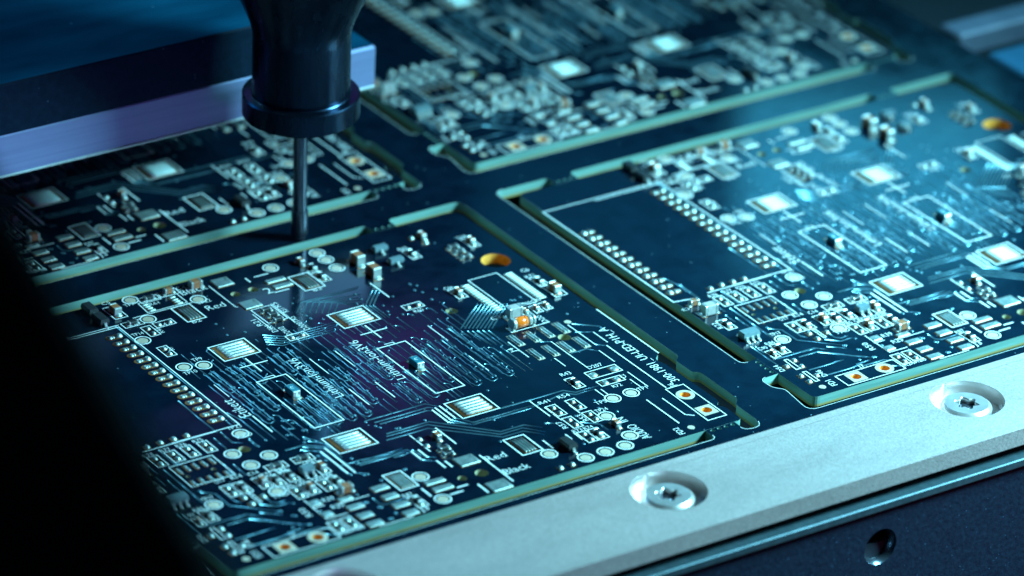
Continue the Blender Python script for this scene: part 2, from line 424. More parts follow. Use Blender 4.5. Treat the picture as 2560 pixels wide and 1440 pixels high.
# ------------------------------------------------------------------ layout of one board, in millimetres on the board
D = {
 'chip': [('cap2','V',-9.01,48.51,1.5,1),('blk','V',-12.12,50.37,1.5,0),('blk','V',-12.3,46.91,1.5,0),('res','U',-2.72,49.73,1.5,1),('cap','U',0.66,50.01,1.5,1),('cap2','U',4.96,49.66,1.5,0),('res','U',-8.55,44.33,1.5,1),('bare','U',-4.62,42.22,1.76,1),('bare','V',-7.48,41.16,1.6,1),('bare','V',-8.56,34.79,1.6,1),('res','U',9.92,38.3,1.5,0),('res','U',10.01,36.66,1.5,0),('res','U',9.92,35.03,1.5,0),('bare','U',9.73,29.55,1.72,1),('cap','V',22.06,48.47,1.5,0),('res','V',22.58,43.51,1.5,1),('res','V',22.88,46.39,1.5,0),('cap3','V',29.4,44.57,1.5,0),('cap3','V',29.34,40.16,1.5,0),('sotb','U',34.42,46.28,1.5,0),('sotb','U',34.34,41.84,1.5,0),('res','V',37.94,43.1,1.5,1),('cap','V',42.15,46.89,1.5,0),('res','U',44.3,41.76,1.5,0),('res','U',44.26,40.15,1.5,0),('res','U',44.25,38.32,1.5,0),('cap','V',47.56,41.98,1.5,1),('bare','U',29.08,29.18,1.7,1),('cap','V',36.87,29.23,1.5,1),('cap2','V',49.65,23.19,1.5,1),('caps','V',42.11,19.56,1.5,1),('caps','V',43.99,19.65,1.5,1),('caps','V',45.72,19.74,1.5,1),('res','V',49.32,26.55,1.5,1),('cap3','U',40.0,19.44,1.5,0),('res','V',36.13,-1.53,1.5,1),('bareL','U',41.53,-0.78,3.63,1),('bareM','U',40.88,-3.52,2.0,1),('bare','V',29.34,-6.81,1.68,1),('bare','V',32.67,-6.73,1.7,1),('bare','V',32.69,-10.76,1.59,1),('bare','V',29.34,-10.73,1.58,1),('bare','V',28.82,-15.12,1.81,1),('res','V',30.61,-15.16,1.5,1),('cap','V',34.04,-14.44,1.5,0),('blk','V',24.77,-16.25,1.5,0),('cap','V',10.6,-5.13,1.5,0),('res','U',9.7,-8.22,1.5,0),('res','U',9.39,-9.76,1.5,0),('bare','V',-17.78,8.43,1.54,1),('bare','V',-20.4,8.46,1.74,1),('bare','V',-22.89,8.33,1.55,1),('bare','V',-25.5,8.29,1.6,1),('res','V',-19.44,-3.57,1.5,1),('cap','V',-16.44,-3.68,1.5,1),('res','V',-14.53,-4.14,1.5,1),('res','V',-12.28,-3.99,1.5,1),('cap','V',-7.52,-4.28,1.5,1),('cap','V',-11.74,-8.3,1.5,1),('res','U',-8.27,-0.87,1.5,1),('res','U',-12.51,-0.9,1.5,1),('bare','V',-21.3,-3.51,1.64,1),('bare','V',-13.74,-8.44,1.61,1),('res','V',-27.16,-7.69,1.5,1),('sotg','U',-9.83,-4.38,1.5,0),('cap3','U',-29.51,6.22,1.5,0),('cap','U',-29.89,9.51,1.5,0),('res','V',-29.41,2.1,1.5,1),('bare','V',-13.98,-18.74,1.64,1),('bare','V',-11.94,-18.74,1.57,1),('cap2','U',-8.08,-11.35,1.5,0),('res','V',-1.12,-18.41,1.5,1),('res','V',-7.62,-8.51,1.5,1),('bare','V',-9.38,-8.52,1.59,1),('caps','V',-29.02,-8.45,1.5,1),('sot6','U',-28.96,-2.68,1.5,0)],
 'melf': [(39.1,16.06)],
 'sensor': [(0.19,15.42),(19.71,13.88)],
 'dot': [(-18.6,12.48),(-20.63,12.52),(-22.66,12.56),(-24.78,12.41),(-20.72,-6.01),(-18.29,-6.95),(-20.63,-7.9),(-27.56,-11.51),(-27.69,-13.44),(-29.58,-12.42),(-29.5,-15.72),(-27.5,-16.69),(-29.45,-17.62),(20.61,-20.48),(22.52,-20.46),(40.69,47.46),(42.7,47.57),(41.74,45.21),(8.33,-4.32),(8.23,-6.34)],
 'tp': [(-5.21,50.77),(3.39,46.2),(-5.93,44.48),(-9.86,39.27),(-8.85,29.58),(-6.17,28.68),(-11.94,9.29),(-15.85,4.95),(-15.25,1.12),(-11.72,2.24),(-15.93,-6.73),(-25.11,-5.55),(17.58,49.48),(26.03,50.21),(26.02,47.77),(26.02,44.76),(38.19,-7.84),(41.35,-7.79),(34.5,-11.56),(34.12,-17.73),(31.92,-19.71),(28.56,-19.79),(25.26,-19.81),(21.52,-16.47),(2.85,-12.97),(2.16,-19.53)],
 'fid': [(42.81,-20.05),(45.76,14.16),(-28.75,-19.74)],
 'gold': [(9.07,49.06,2.93,2.55),(9.07,41.2,3.04,2.42),(16.12,45.85,3.34,1.11),(16.17,43.9,3.26,1.16),(10.68,-12.39,3.29,2.54),(10.7,-20.24,3.33,2.58),(-3.58,-12.82,2.65,1.38),(-3.61,-15.42,2.5,1.37),(-3.55,-17.99,2.64,1.27),(-3.59,-20.46,2.41,1.36),(-9.18,-13.0,2.31,1.01),(-9.12,-15.41,2.63,1.34),(-9.2,-17.98,2.37,1.37),(-9.24,-20.48,2.46,1.42),(3.74,-15.04,3.28,1.18),(3.74,-17.05,3.24,1.28),(-13.28,-11.94,1.72,1.42),(-13.41,-15.27,1.69,1.32)],
 'stripe': [(0.01,43.26,3.04,4.8),(19.82,43.19,3.33,4.86),(19.82,-12.64,3.33,4.86),(-0.08,-12.54,2.86,4.58)],
 'comb': [(36.08,13.13),(38.77,12.97),(41.24,13.1),(43.9,13.14),(36.18,8.29),(38.65,8.15),(41.25,8.04),(43.88,8.07)],
 'comb_ref': [(36.11,13.27,1.18,3.54)],
 'bpad': [(-0.09,30.47,5.92,4.65),(19.85,0.05,6.06,4.82),(19.85,30.51,6.02,4.71),(-0.1,0.1,6.16,4.74)],
 'hole': [(47.61,35.37,2.21),(8.95,45.03,0.71),(11.9,45.03,0.72),(33.15,25.23,0.88),(42.72,10.57,0.95),(-13.68,5.38,0.85),(10.66,-16.17,0.95),(7.58,-16.08,0.65),(-24.08,2.74,0.3),(-20.07,2.78,0.34)],
 'dip': [(-24.46,4.53),(-23.2,4.67),(-21.9,4.62),(-20.56,4.65),(-19.24,4.76),(-24.45,0.68),(-23.18,0.72),(-21.82,0.72),(-20.47,0.81),(-19.2,0.7)],
 'soic': [(-4.18,48.46),(-4.18,47.84),(-4.13,47.19),(-4.08,46.53),(0.38,48.54),(0.36,47.76),(0.36,47.14),(0.41,46.48)],
 'ssop': [(39.17,30.83),(39.15,22.21),(46.76,30.91),(46.66,22.24)],
 'hdrL': [(-30.11,36.21),(-30.04,14.14)],
 'silk': [(0.2,[(-22.81,44.44),(-10.77,44.44),(-10.77,11.59),(-21.39,11.59)]),(0.2,[(-14.61,11.47),(-25.93,11.47)]),(0.16,[(-7.88,23.05),(-7.88,19.0)]),(0.25,[(-7.92,12.68),(-7.92,7.56)]),(0.25,[(-2.22,25.43),(2.24,25.43)]),(0.25,[(-0.09,27.45),(-0.09,23.18)]),(0.25,[(17.77,25.38),(22.13,25.38)]),(0.25,[(19.86,27.52),(19.86,23.27)]),(0.16,[(-0.81,21.33),(0.73,21.33),(0.73,20.84)]),(0.16,[(19.12,21.31),(20.57,21.31),(20.57,20.69)]),(0.16,[(7.67,22.94),(7.67,17.87)]),(0.16,[(12.01,23.04),(12.01,17.89)]),(0.16,[(27.63,23.01),(27.63,17.86)]),(0.16,[(27.67,12.56),(27.67,7.5)]),(0.22,[(7.73,12.66),(7.73,7.44)]),(0.2,[(12.0,12.57),(12.0,7.53)]),(0.2,[(51.58,15.23),(51.58,-0.11)]),(0.16,[(45.21,13.33),(45.21,6.62)]),(0.16,[(46.12,-9.4),(49.16,-9.4),(49.16,-19.68),(45.95,-19.68),(46.12,-9.4)]),(0.16,[(44.2,-11.28),(44.2,-16.71),(45.18,-17.57)]),(0.2,[(42.02,-10.59),(42.02,-18.29)]),(0.16,[(47.13,9.7),(47.13,6.17)]),(0.2,[(46.46,5.42),(46.46,-9.0)]),(0.16,[(44.63,4.73),(44.63,0.9)]),(0.16,[(40.24,10.32),(40.24,1.28)]),(0.16,[(37.81,5.94),(37.81,3.25)]),(0.16,[(44.45,-2.61),(44.45,-7.45)]),(0.16,[(43.49,-4.51),(43.49,-7.02)]),(0.22,[(27.63,-2.73),(27.63,-7.69)]),(0.16,[(28.38,-5.32),(28.38,-7.15)]),(0.16,[(31.75,-6.43),(31.75,-9.08)]),(0.16,[(28.37,-7.47),(28.37,-9.46)]),(0.16,[(37.48,-4.53),(37.48,-6.65)]),(0.16,[(38.25,-4.89),(38.25,-6.72)]),(0.3,[(15.97,2.29),(15.97,-1.5)]),(0.3,[(15.15,2.17),(15.15,-1.64)]),(0.3,[(14.46,1.82),(14.46,-2.01)]),(0.3,[(-5.15,-0.41),(-5.15,-7.35)]),(0.3,[(-4.16,0.15),(-4.16,-7.66)]),(0.16,[(-4.79,49.28),(1.55,49.28),(1.55,46.16),(-5.0,46.16),(-4.79,49.28)]),(0.16,[(-7.67,45.76),(2.16,45.76)]),(0.16,[(6.81,48.97),(6.81,41.49),(7.07,41.3)]),(0.16,[(-25.1,6.08),(-18.45,6.08),(-18.45,-0.01),(-25.18,-0.01),(-25.1,6.08)]),(0.16,[(45.41,21.43),(45.41,31.92),(40.43,31.92),(40.43,21.37)]),(0.16,[(45.41,21.43),(43.83,21.43)]),(0.16,[(42.18,21.56),(42.64,22.37),(43.71,21.76)]),(0.16,[(8.15,39.56),(11.48,39.56),(11.48,34.87),(8.26,34.87),(8.15,39.56)]),(0.16,[(7.72,38.3),(7.72,33.13)]),(0.16,[(11.73,39.57),(11.73,33.44)]),(0.25,[(14.03,48.16),(16.35,48.16)]),(0.25,[(14.09,42.53),(16.37,42.53)]),(0.16,[(36.92,16.95),(36.92,15.37),(43.44,15.37)]),(0.16,[(34.8,13.25),(34.8,7.97)]),(0.22,[(27.6,38.3),(27.6,33.2)]),(0.25,[(13.04,-12.07),(13.04,-20.26)]),(0.3,[(8.42,-18.6),(8.42,-21.1)]),(0.3,[(1.2,-15.78),(1.2,-18.09)]),(0.3,[(5.56,-6.56),(5.56,-9.04)]),(0.3,[(6.63,-6.66),(6.63,-8.87)]),(0.3,[(7.15,-10.4),(7.15,-12.55)]),(0.3,[(8.08,-11.1),(8.08,-12.85)]),(0.25,[(12.06,-2.66),(12.06,-7.75)]),(0.2,[(7.83,-2.67),(7.83,-7.81)]),(0.3,[(3.7,-19.06),(5.72,-19.06)]),(0.3,[(5.56,-17.95),(7.17,-17.95)]),(0.16,[(-25.4,-18.26),(-15.13,-18.26),(-15.13,-21.35),(-25.37,-21.35),(-25.4,-18.26)]),(0.16,[(-28.72,-10.7),(-28.16,-10.78),(-28.16,-13.88),(-28.92,-13.88),(-28.72,-10.7)]),(0.16,[(-28.6,-14.89),(-28.04,-14.97),(-28.04,-18.08),(-28.67,-18.08),(-28.6,-14.89)]),(0.16,[(-14.13,-10.49),(-14.13,-16.33),(-10.97,-16.33)]),(0.16,[(-9.07,-21.49),(-3.77,-21.49)]),(0.16,[(-10.93,-13.72),(-5.84,-13.72)]),(0.16,[(-14.29,-13.03),(-12.45,-13.03)]),(0.16,[(-19.19,-5.31),(-19.19,-8.1),(-19.63,-8.1),(-19.63,-5.36),(-19.19,-5.31)]),(0.25,[(22.88,-12.98),(22.88,-15.49)]),(0.25,[(27.78,-13.36),(27.78,-15.37)]),(0.25,[(26.53,-13.13),(26.53,-14.62)]),(0.16,[(34.82,13.24),(34.82,8.46)]),(0.2,[(-10.53,44.96),(-32.01,44.96),(-32.01,11.56),(-28.21,10.9)])],
 'batt': [(-2.37,5.55,2.4,20.75),(17.55,5.55,22.3,20.75)],
 'tr': [(0.28,[(4.78,3.92),(14.64,3.92),(15.93,2.22)]),(0.28,[(5.69,2.91),(14.4,2.91),(15.15,2.17)]),(0.28,[(6.11,2.18),(13.67,2.18),(14.49,1.81)]),(0.28,[(15.95,-1.5),(16.65,-2.31),(17.46,-3.84),(21.33,-3.84),(29.54,-3.84)]),(0.28,[(15.2,-1.64),(17.04,-4.34),(21.45,-4.34),(27.46,-4.34)]),(0.28,[(14.54,-2.01),(17.12,-4.47)]),(0.28,[(22.87,-2.33),(30.45,-2.33)]),(0.28,[(5.41,-0.59),(12.32,-0.59),(19.31,-7.87),(23.12,-7.87),(25.01,-9.74)]),(0.28,[(5.0,-1.22),(11.69,-1.22),(18.89,-8.5),(22.52,-8.5),(24.58,-10.9)]),(0.28,[(4.43,-2.11),(11.19,-2.11),(18.72,-9.28),(22.07,-9.28),(24.15,-11.52)]),(0.28,[(23.25,-2.39),(33.5,-2.39),(34.79,-3.74),(38.72,-3.74)]),(0.28,[(21.89,-4.41),(26.35,-4.41),(33.21,-3.09),(34.42,-4.28),(37.48,-4.28)]),(0.28,[(26.34,-9.02),(27.4,-10.04)]),(0.28,[(30.49,-11.15),(32.42,-13.08),(32.42,-14.92)]),(0.28,[(-4.99,4.33),(-3.36,1.29)]),(0.28,[(-6.47,1.96),(-4.22,0.18)]),(0.28,[(-6.74,1.15),(-5.17,-0.31)]),(0.28,[(-4.79,-4.98),(-1.68,-4.98),(4.83,-5.9)]),(0.28,[(-2.44,-6.16),(5.64,-6.16)]),(0.28,[(5.81,-9.11),(7.07,-10.52)]),(0.28,[(6.67,-8.75),(7.66,-9.49)]),(0.28,[(2.72,-6.65),(5.45,-6.65)]),(0.28,[(46.06,13.44),(49.04,10.76),(49.04,9.09)]),(0.28,[(45.01,11.1),(47.09,9.91)]),(0.28,[(45.37,6.62),(46.46,5.42)]),(0.28,[(40.81,6.14),(43.4,6.14),(44.63,4.73)]),(0.28,[(39.1,11.16),(40.24,10.32)]),(0.22,[(37.58,25.25),(31.33,20.12)]),(0.22,[(38.07,24.97),(31.81,19.84)]),(0.22,[(38.56,24.69),(32.3,19.57)]),(0.22,[(39.05,24.41),(32.78,19.29)]),(0.22,[(39.54,24.13),(33.27,19.01)]),(0.22,[(40.03,23.85),(33.75,18.74)]),(0.22,[(40.52,23.58),(34.24,18.46)]),(0.22,[(40.82,23.4),(34.72,18.19)]),(0.22,[(41.32,23.13),(35.21,17.91)]),(0.25,[(30.89,19.14),(30.89,17.66)]),(0.25,[(31.7,18.94),(31.7,15.55)]),(0.25,[(32.32,18.59),(32.32,13.87)]),(0.25,[(32.98,18.3),(32.98,13.43)]),(0.25,[(33.71,17.97),(33.71,12.88)]),(0.25,[(34.39,17.58),(34.39,12.39)]),(0.25,[(32.18,11.36),(32.18,8.78)]),(0.25,[(33.2,11.3),(33.2,7.93)]),(0.25,[(31.11,11.54),(31.11,10.38)]),(0.22,[(13.39,35.61),(15.69,38.21),(25.55,38.21)]),(0.22,[(14.17,35.16),(16.47,37.77),(25.04,37.77)]),(0.22,[(14.95,34.72),(17.25,37.33),(24.54,36.06)]),(0.22,[(15.73,34.28),(18.03,36.88),(24.03,35.27)]),(0.22,[(16.5,33.84),(18.82,36.44),(23.53,34.48)]),(0.22,[(17.28,33.4),(19.6,36.0),(23.03,33.69)]),(0.22,[(18.06,32.95),(20.38,35.55),(22.53,32.9)]),(0.22,[(5.8,32.38),(8.03,30.59),(16.91,30.59)]),(0.22,[(5.57,31.73),(7.67,30.01),(16.59,30.01)]),(0.22,[(5.34,31.08),(7.31,29.43),(16.26,29.43)]),(0.22,[(5.1,30.43),(6.95,28.85),(15.94,28.85)]),(0.22,[(4.87,29.78),(6.6,28.28),(15.61,28.28)]),(0.25,[(23.32,32.81),(26.74,36.43)]),(0.25,[(23.79,32.54),(27.22,36.16)]),(0.25,[(24.26,32.28),(27.69,35.89)]),(0.25,[(23.32,32.81),(23.32,28.45)]),(0.25,[(23.79,32.54),(23.79,28.16)]),(0.25,[(24.26,32.28),(24.26,27.88)]),(0.25,[(-10.47,15.29),(-9.83,12.63),(-9.83,6.1)]),(0.3,[(-11.81,7.28),(-11.81,5.18)]),(0.28,[(-11.72,13.55),(-11.72,11.73)]),(0.28,[(-14.09,11.01),(-14.09,7.99)]),(0.25,[(0.12,13.85),(0.12,2.7)]),(0.25,[(-1.19,12.78),(-1.19,10.84)]),(0.25,[(-0.59,5.05),(-0.59,2.67)]),(0.25,[(19.18,11.51),(19.18,5.71)]),(0.25,[(20.11,12.17),(20.11,6.18)]),(0.25,[(19.22,5.59),(19.22,2.67)]),(0.25,[(19.99,5.48),(19.99,2.26)]),(0.28,[(-24.79,-1.78),(-23.37,-3.11),(-23.37,-6.67),(-18.76,-11.0)]),(0.28,[(-22.15,-3.28),(-22.15,-6.07),(-21.56,-6.78)]),(0.28,[(-18.13,-7.59),(-18.13,-8.71),(-17.46,-9.3),(-16.22,-9.3)]),(0.28,[(-19.7,-8.46),(-18.02,-10.03),(-15.95,-10.03)]),(0.28,[(-26.03,0.52),(-26.03,-4.92)]),(0.28,[(-24.93,-9.92),(-22.57,-9.92),(-21.16,-11.2)]),(0.25,[(-22.94,-11.06),(-17.32,-16.35)]),(0.28,[(-20.79,-10.37),(-19.48,-11.47),(-18.67,-12.28)]),(0.28,[(-17.19,2.46),(-17.19,-0.77)]),(0.28,[(-18.34,3.11),(-18.34,-0.23)]),(0.28,[(-18.53,2.14),(-18.53,-0.26)]),(0.28,[(-11.63,7.65),(-11.63,5.14)]),(0.28,[(-15.74,9.98),(-15.74,6.73)]),(0.28,[(-14.16,9.64),(-14.16,7.77),(-13.05,6.99)]),(0.28,[(-9.06,2.36),(-6.26,2.36),(-4.02,0.41),(-3.66,-2.33)]),(0.28,[(-7.17,1.47),(-5.22,-0.18),(-5.22,-4.46)]),(0.28,[(-4.93,2.94),(-3.11,0.99)]),(0.28,[(-5.26,-4.14),(-5.26,-7.53)]),(0.28,[(-4.24,-4.72),(-4.24,-7.61),(-2.84,-8.57)]),(0.28,[(-5.85,-14.68),(-5.85,-16.24),(-5.17,-16.82),(-1.36,-16.82)]),(0.28,[(-18.89,-14.67),(-17.38,-15.96)]),(0.28,[(-20.42,-16.65),(-17.94,-16.65)]),(0.28,[(-20.04,-17.55),(-16.22,-17.55),(-14.7,-18.88)]),(0.28,[(-16.22,-19.56),(-14.95,-20.46)]),(0.28,[(-29.51,-9.39),(-29.1,-9.79),(-26.33,-9.79),(-22.66,-9.79),(-21.23,-11.17)]),(0.28,[(-26.22,-10.92),(-22.72,-10.92),(-18.13,-15.54)]),(0.28,[(-27.34,-14.75),(-21.17,-14.75)]),(0.28,[(-27.25,-17.2),(-21.78,-17.2),(-19.15,-16.86)]),(0.28,[(-30.37,-5.08),(-30.37,-11.39)]),(0.28,[(-29.81,-5.4),(-29.81,-7.47)]),(0.28,[(-25.94,5.99),(-25.94,0.68),(-25.94,-4.95)]),(0.28,[(-26.94,3.17),(-26.94,-0.14)]),(0.28,[(-27.8,4.55),(-27.8,2.24)]),(0.28,[(-27.15,7.76),(-27.15,5.48)]),(0.28,[(-27.91,15.6),(-27.91,10.76)]),(0.28,[(-23.9,10.96),(-23.9,6.64),(-23.1,6.17)]),(0.25,[(-11.05,44.82),(-11.05,12.3)]),(0.28,[(-14.55,21.56),(-14.55,11.13)]),(0.28,[(-28.73,18.46),(-28.17,15.91),(-28.17,9.0)]),(0.28,[(-4.24,2.39),(-3.43,1.32),(-3.43,-3.14)]),(0.28,[(-8.93,2.41),(-6.04,2.41),(-3.83,0.53),(-3.83,-7.13)]),(0.28,[(-6.91,1.06),(-5.06,0.01),(-5.06,-7.95)]),(0.28,[(-1.54,-5.2),(4.92,-5.2)]),(0.28,[(-2.77,-5.71),(5.41,-5.71),(5.41,-9.32),(7.16,-10.35)]),(0.28,[(5.92,-6.21),(6.43,-8.93)])],
 'chain': [(29.74,21.02,29.93,5.88,7),(26.93,18.43,27.06,5.82,6),(24.52,18.58,24.4,5.82,6),(22.81,17.31,21.77,8.5,4),(17.13,20.89,16.65,16.36,3),(14.58,20.97,14.64,13.26,4),(14.63,23.35,14.66,18.35,3),(12.08,23.34,12.17,13.15,5),(9.28,16.15,8.98,8.44,4),(9.17,18.59,9.24,16.09,2),(6.62,15.99,6.27,5.86,5),(3.91,13.51,3.82,5.87,4),(-4.01,26.12,-3.75,23.6,2),(-3.75,23.6,-3.86,18.46,3),(-6.65,26.19,-6.54,20.99,3),(-6.44,21.02,-6.43,10.85,5),(-3.92,18.5,-3.85,13.47,3),(3.93,18.53,3.88,10.87,4),(1.32,13.41,1.32,5.91,4),(-1.56,11.01,-1.69,6.0,3),(14.6,10.75,14.44,5.65,3),(17.21,13.23,17.37,5.81,4),(3.85,26.23,3.79,21.07,3),(-1.63,26.28,-1.32,21.03,3),(6.19,26.27,5.91,18.92,4)],
 'via': [(1.71,38.55),(1.37,34.9),(4.06,34.41),(5.35,30.63),(4.89,29.6),(17.94,3.39),(16.31,1.18),(24.37,2.89),(25.39,-1.7),(12.11,0.05),(20.35,-4.6),(4.65,3.59),(5.27,2.01),(5.58,1.34),(7.33,0.01),(7.86,-0.05),(12.11,0.05),(-5.05,9.56),(-4.62,9.48),(-5.47,7.19),(-5.01,7.09),(-6.63,5.83),(-6.07,5.76),(-4.03,5.88),(-3.57,5.78),(-4.16,8.4),(-5.15,3.69),(-5.62,3.0),(-4.71,3.36),(-9.9,6.1),(-11.66,5.18),(-6.03,-1.18),(-5.74,-2.69),(-4.94,-7.67),(-3.43,-8.69),(-2.88,-8.7),(-2.46,-4.02),(-2.31,-5.3),(-15.71,-10.41),(-18.26,-11.32),(-18.24,-11.41),(-15.71,-10.41),(-17.23,-13.44),(-16.7,-16.27),(-19.15,-15.83),(-6.09,-17.12),(-6.51,-20.41),(-7.09,-15.16),(-7.15,-12.65),(-2.24,-11.06),(-7.4,-15.02),(-6.36,-16.94),(-5.29,-19.38),(-6.86,-20.32),(-13.68,-13.99),(-17.0,-16.18),(2.34,-10.07),(-24.79,-1.42),(-18.54,-11.3),(-17.49,-13.21),(25.39,-1.7),(25.96,-8.97),(30.79,-9.27),(35.69,-6.85),(34.9,-9.06),(36.6,-11.11),(27.27,-16.39),(14.51,38.62),(14.39,35.66),(14.25,34.41),(14.35,33.29),(15.78,32.22),(22.53,33.97),(22.4,35.66),(23.84,34.84),(23.89,36.52),(25.51,31.57),(25.1,29.75),(24.75,28.8),(27.53,27.04),(26.47,27.91),(32.06,33.33),(32.48,35.17),(32.54,35.36),(33.15,34.41),(32.12,33.4),(32.71,32.28),(35.01,32.16),(32.66,29.73),(28.23,33.24),(42.48,23.81),(42.97,23.62),(44.19,24.01),(47.15,16.33),(12.07,0.04),(20.29,-4.57),(17.72,-10.1),(2.01,-10.16)],
 'txt': [('Lithium-Ion3V6',6.16,11.37,12.8,1.6,'V'),('Lithium-Ion3V6',16.47,11.5,12.94,1.6,'V'),('Etikett',-7.86,12.98,5.44,1.9,'V'),('300-1981_UI-LED-P1H_A',49.42,-8.28,18.38,1.5,'V'),('AUDIO',36.48,-19.68,4.32,1.5,'V'),('IN',36.27,-14.29,1.33,1.5,'V'),('TP10',-9.93,27.35,2.07,0.9,'U'),('TP9',-6.92,30.19,1.56,0.9,'U'),('TP14',-10.45,40.82,1.8,0.9,'U'),('TP22',2.51,44.72,2.29,0.9,'U'),('TP7',-6.83,49.19,1.52,0.9,'U'),('Red',2.89,42.43,2.98,1.5,'U'),('Black',2.11,48.28,4.23,1.5,'U'),('R7',-7.33,34.61,1.1,0.9,'V'),('R47',-5.57,41.49,1.81,0.9,'U'),('R46',-5.87,39.84,1.76,0.9,'V'),('R4',-9.31,43.42,1.29,0.9,'U'),('R41',28.34,-4.39,1.75,0.9,'U'),('R54',31.59,-4.34,1.89,0.9,'U'),('TP5',35.13,-8.37,1.84,0.9,'U'),('TP1',42.65,-7.97,1.49,0.9,'U'),('D207',40.22,0.76,2.4,0.9,'U'),('R43',35.66,0.9,1.69,0.9,'U'),('C2',43.53,-3.78,0.98,0.9,'V'),('TP24',33.81,-10.26,1.99,0.9,'U'),('R57',28.01,-11.7,2.03,0.9,'V'),('R53',31.7,-11.35,1.92,0.9,'V'),('J6',48.05,-9.38,1.11,1.0,'V'),('FD2',41.12,-21.08,1.88,1.0,'V'),('J4',34.38,10.19,1.31,1.0,'V'),('FD1',-26.48,-20.36,1.72,1.1,'V'),('D54',-30.43,-13.33,1.89,0.9,'V'),('D46',-26.08,-17.52,1.94,0.9,'V'),('J7',-20.78,-18.16,0.93,1.0,'U'),('R26',-14.82,-20.87,1.86,1.0,'U'),('R28',-12.8,-20.82,1.87,1.0,'U'),('J3',-2.12,-21.01,1.25,1.1,'U'),('R50',-15.23,-14.59,2.32,1.0,'V'),('TP17',-25.92,-4.12,1.81,0.9,'U'),('RXD',-12.98,8.11,2.41,1.1,'U'),('TP23',-12.93,10.83,2.23,0.9,'U'),('TXD',-17.39,-8.28,2.57,1.1,'U'),('U17',-21.92,-0.93,1.54,0.9,'U'),('R22',-30.29,1.53,1.87,1.0,'V'),('C7',-31.21,8.45,0.71,1.2,'V'),('P1',-31.3,6.36,1.12,1.0,'U'),('Red',13.13,-14.18,3.11,1.5,'U'),('Black',13.29,-18.36,4.01,1.5,'U'),('1',12.56,47.0,1.61,1.6,'U'),('2',12.94,42.64,1.08,1.8,'U'),('R21',7.37,34.8,2.04,1.0,'V'),('D5R9',8.27,32.19,2.44,1.0,'V'),('D2W2',9.58,30.4,2.71,1.0,'V'),('D200TR5',12.54,30.46,4.54,1.0,'V'),('R51',12.71,36.53,1.32,1.0,'V'),('R5',12.58,38.37,1.57,1.0,'V'),('F',9.24,28.25,0.95,1.0,'U'),('B2',-1.02,40.15,1.57,0.9,'U'),('B3',19.18,40.0,1.42,0.9,'U'),('C4',2.21,50.02,1.52,0.9,'U'),('C5',-9.37,51.26,1.26,0.9,'U'),('D20',43.44,15.51,2.22,1.0,'V'),('C9',36.62,19.75,1.58,1.0,'U'),('C6',48.85,30.09,1.25,1.0,'U'),('R14',-19.49,-1.07,1.65,0.9,'U'),('C14',-17.03,-1.4,1.61,0.9,'U'),('R39',-12.05,-12.37,1.75,1.0,'U'),('R25',-11.94,-14.54,1.8,1.0,'U')],
}
HOLES = [(x, y, r) for x, y, r in D['hole']] + [(47.65, -12.0, .8), (47.65, -17.06, .8), (-22.75, -19.69, .8), (-17.67, -19.69, .8)]

# ------------------------------------------------------------------ the setting under and around the panel
obj('bed_plate', MB().box(-140, 260, -46, 230, -14, -9, 0).build('bed_plate', ['plate']), kind='structure')

# ------------------------------------------------------------------ panel frame with its slots and perforated tabs
def slot_outline(ox, oy):
    p = [(-34.45, -24.2), (44.0, -24.2), (44.0, -21.72), (49.0, -21.72), (49.0, -24.2), (51.4, -24.4), (52.1, -22.6), (52.15, -17.8), (53.4, -16.5), (53.45, -7.6), (52.5, -7.0),
         (52.45, -3.1), (53.6, -2.2), (53.9, 54.4), (41.0, 54.4), (41.0, 52.02), (37.2, 52.02), (37.2, 54.4), (-20.7, 54.4), (-20.7, 52.02), (-24.6, 52.02), (-24.6, 54.4),
         (-34.45, 54.4), (-34.45, -8.4), (-31.77, -8.4), (-31.77, -13.4), (-34.9, -13.6), (-34.9, -16.2), (-33.6, -17.6)]
    r = [1.6, .9, .0, .0, .9, 1.2, .6, .6, .6, .5, .5, .5, .6, 1.6, .9, 0, 0, .9, .9, 0, 0, .9, 1.6, 1.0, 0, 0, .9, .8, .6]
    return [(x + ox, y + oy) for x, y in fillet(p, r, 4)]
def bites():
    return ([(-32.3, v) for v in (-9.25, -10.35, -11.45, -12.6)] + [(u, -22.25) for u in (44.9, 46.05, 47.2, 48.35)]
            + [(u, 52.55) for u in (37.95, 39.1, 40.3)] + [(u, 52.55) for u in (-23.75, -22.65, -21.55)])
cont = [fillet([(-42, -43), (156.5, -43), (156.5, 148), (-42, 148)], 2)]
for ox, oy in ((0, 0), (PX, 0), (0, PY), (PX, PY)):
    cont.append(slot_outline(ox, oy))
    cont += [circle(x + ox, y + oy, .32, 14) for x, y in bites()]
frame = obj('panel_frame', plate(cont, -1.6, 0, None).build('panel_frame', ['mask', 'fr4']),
            label='dark blue laminate frame with routed slots and perforated tabs holding the four boards', cat='panel frame')
def soften(o, w, seg=2, ang=50):
    b = o.modifiers.new('bevel', 'BEVEL')
    b.width, b.segments, b.limit_method, b.angle_limit = w * S, seg, 'ANGLE', math.radians(ang)
soften(frame, .05)
glint_strips = MB()
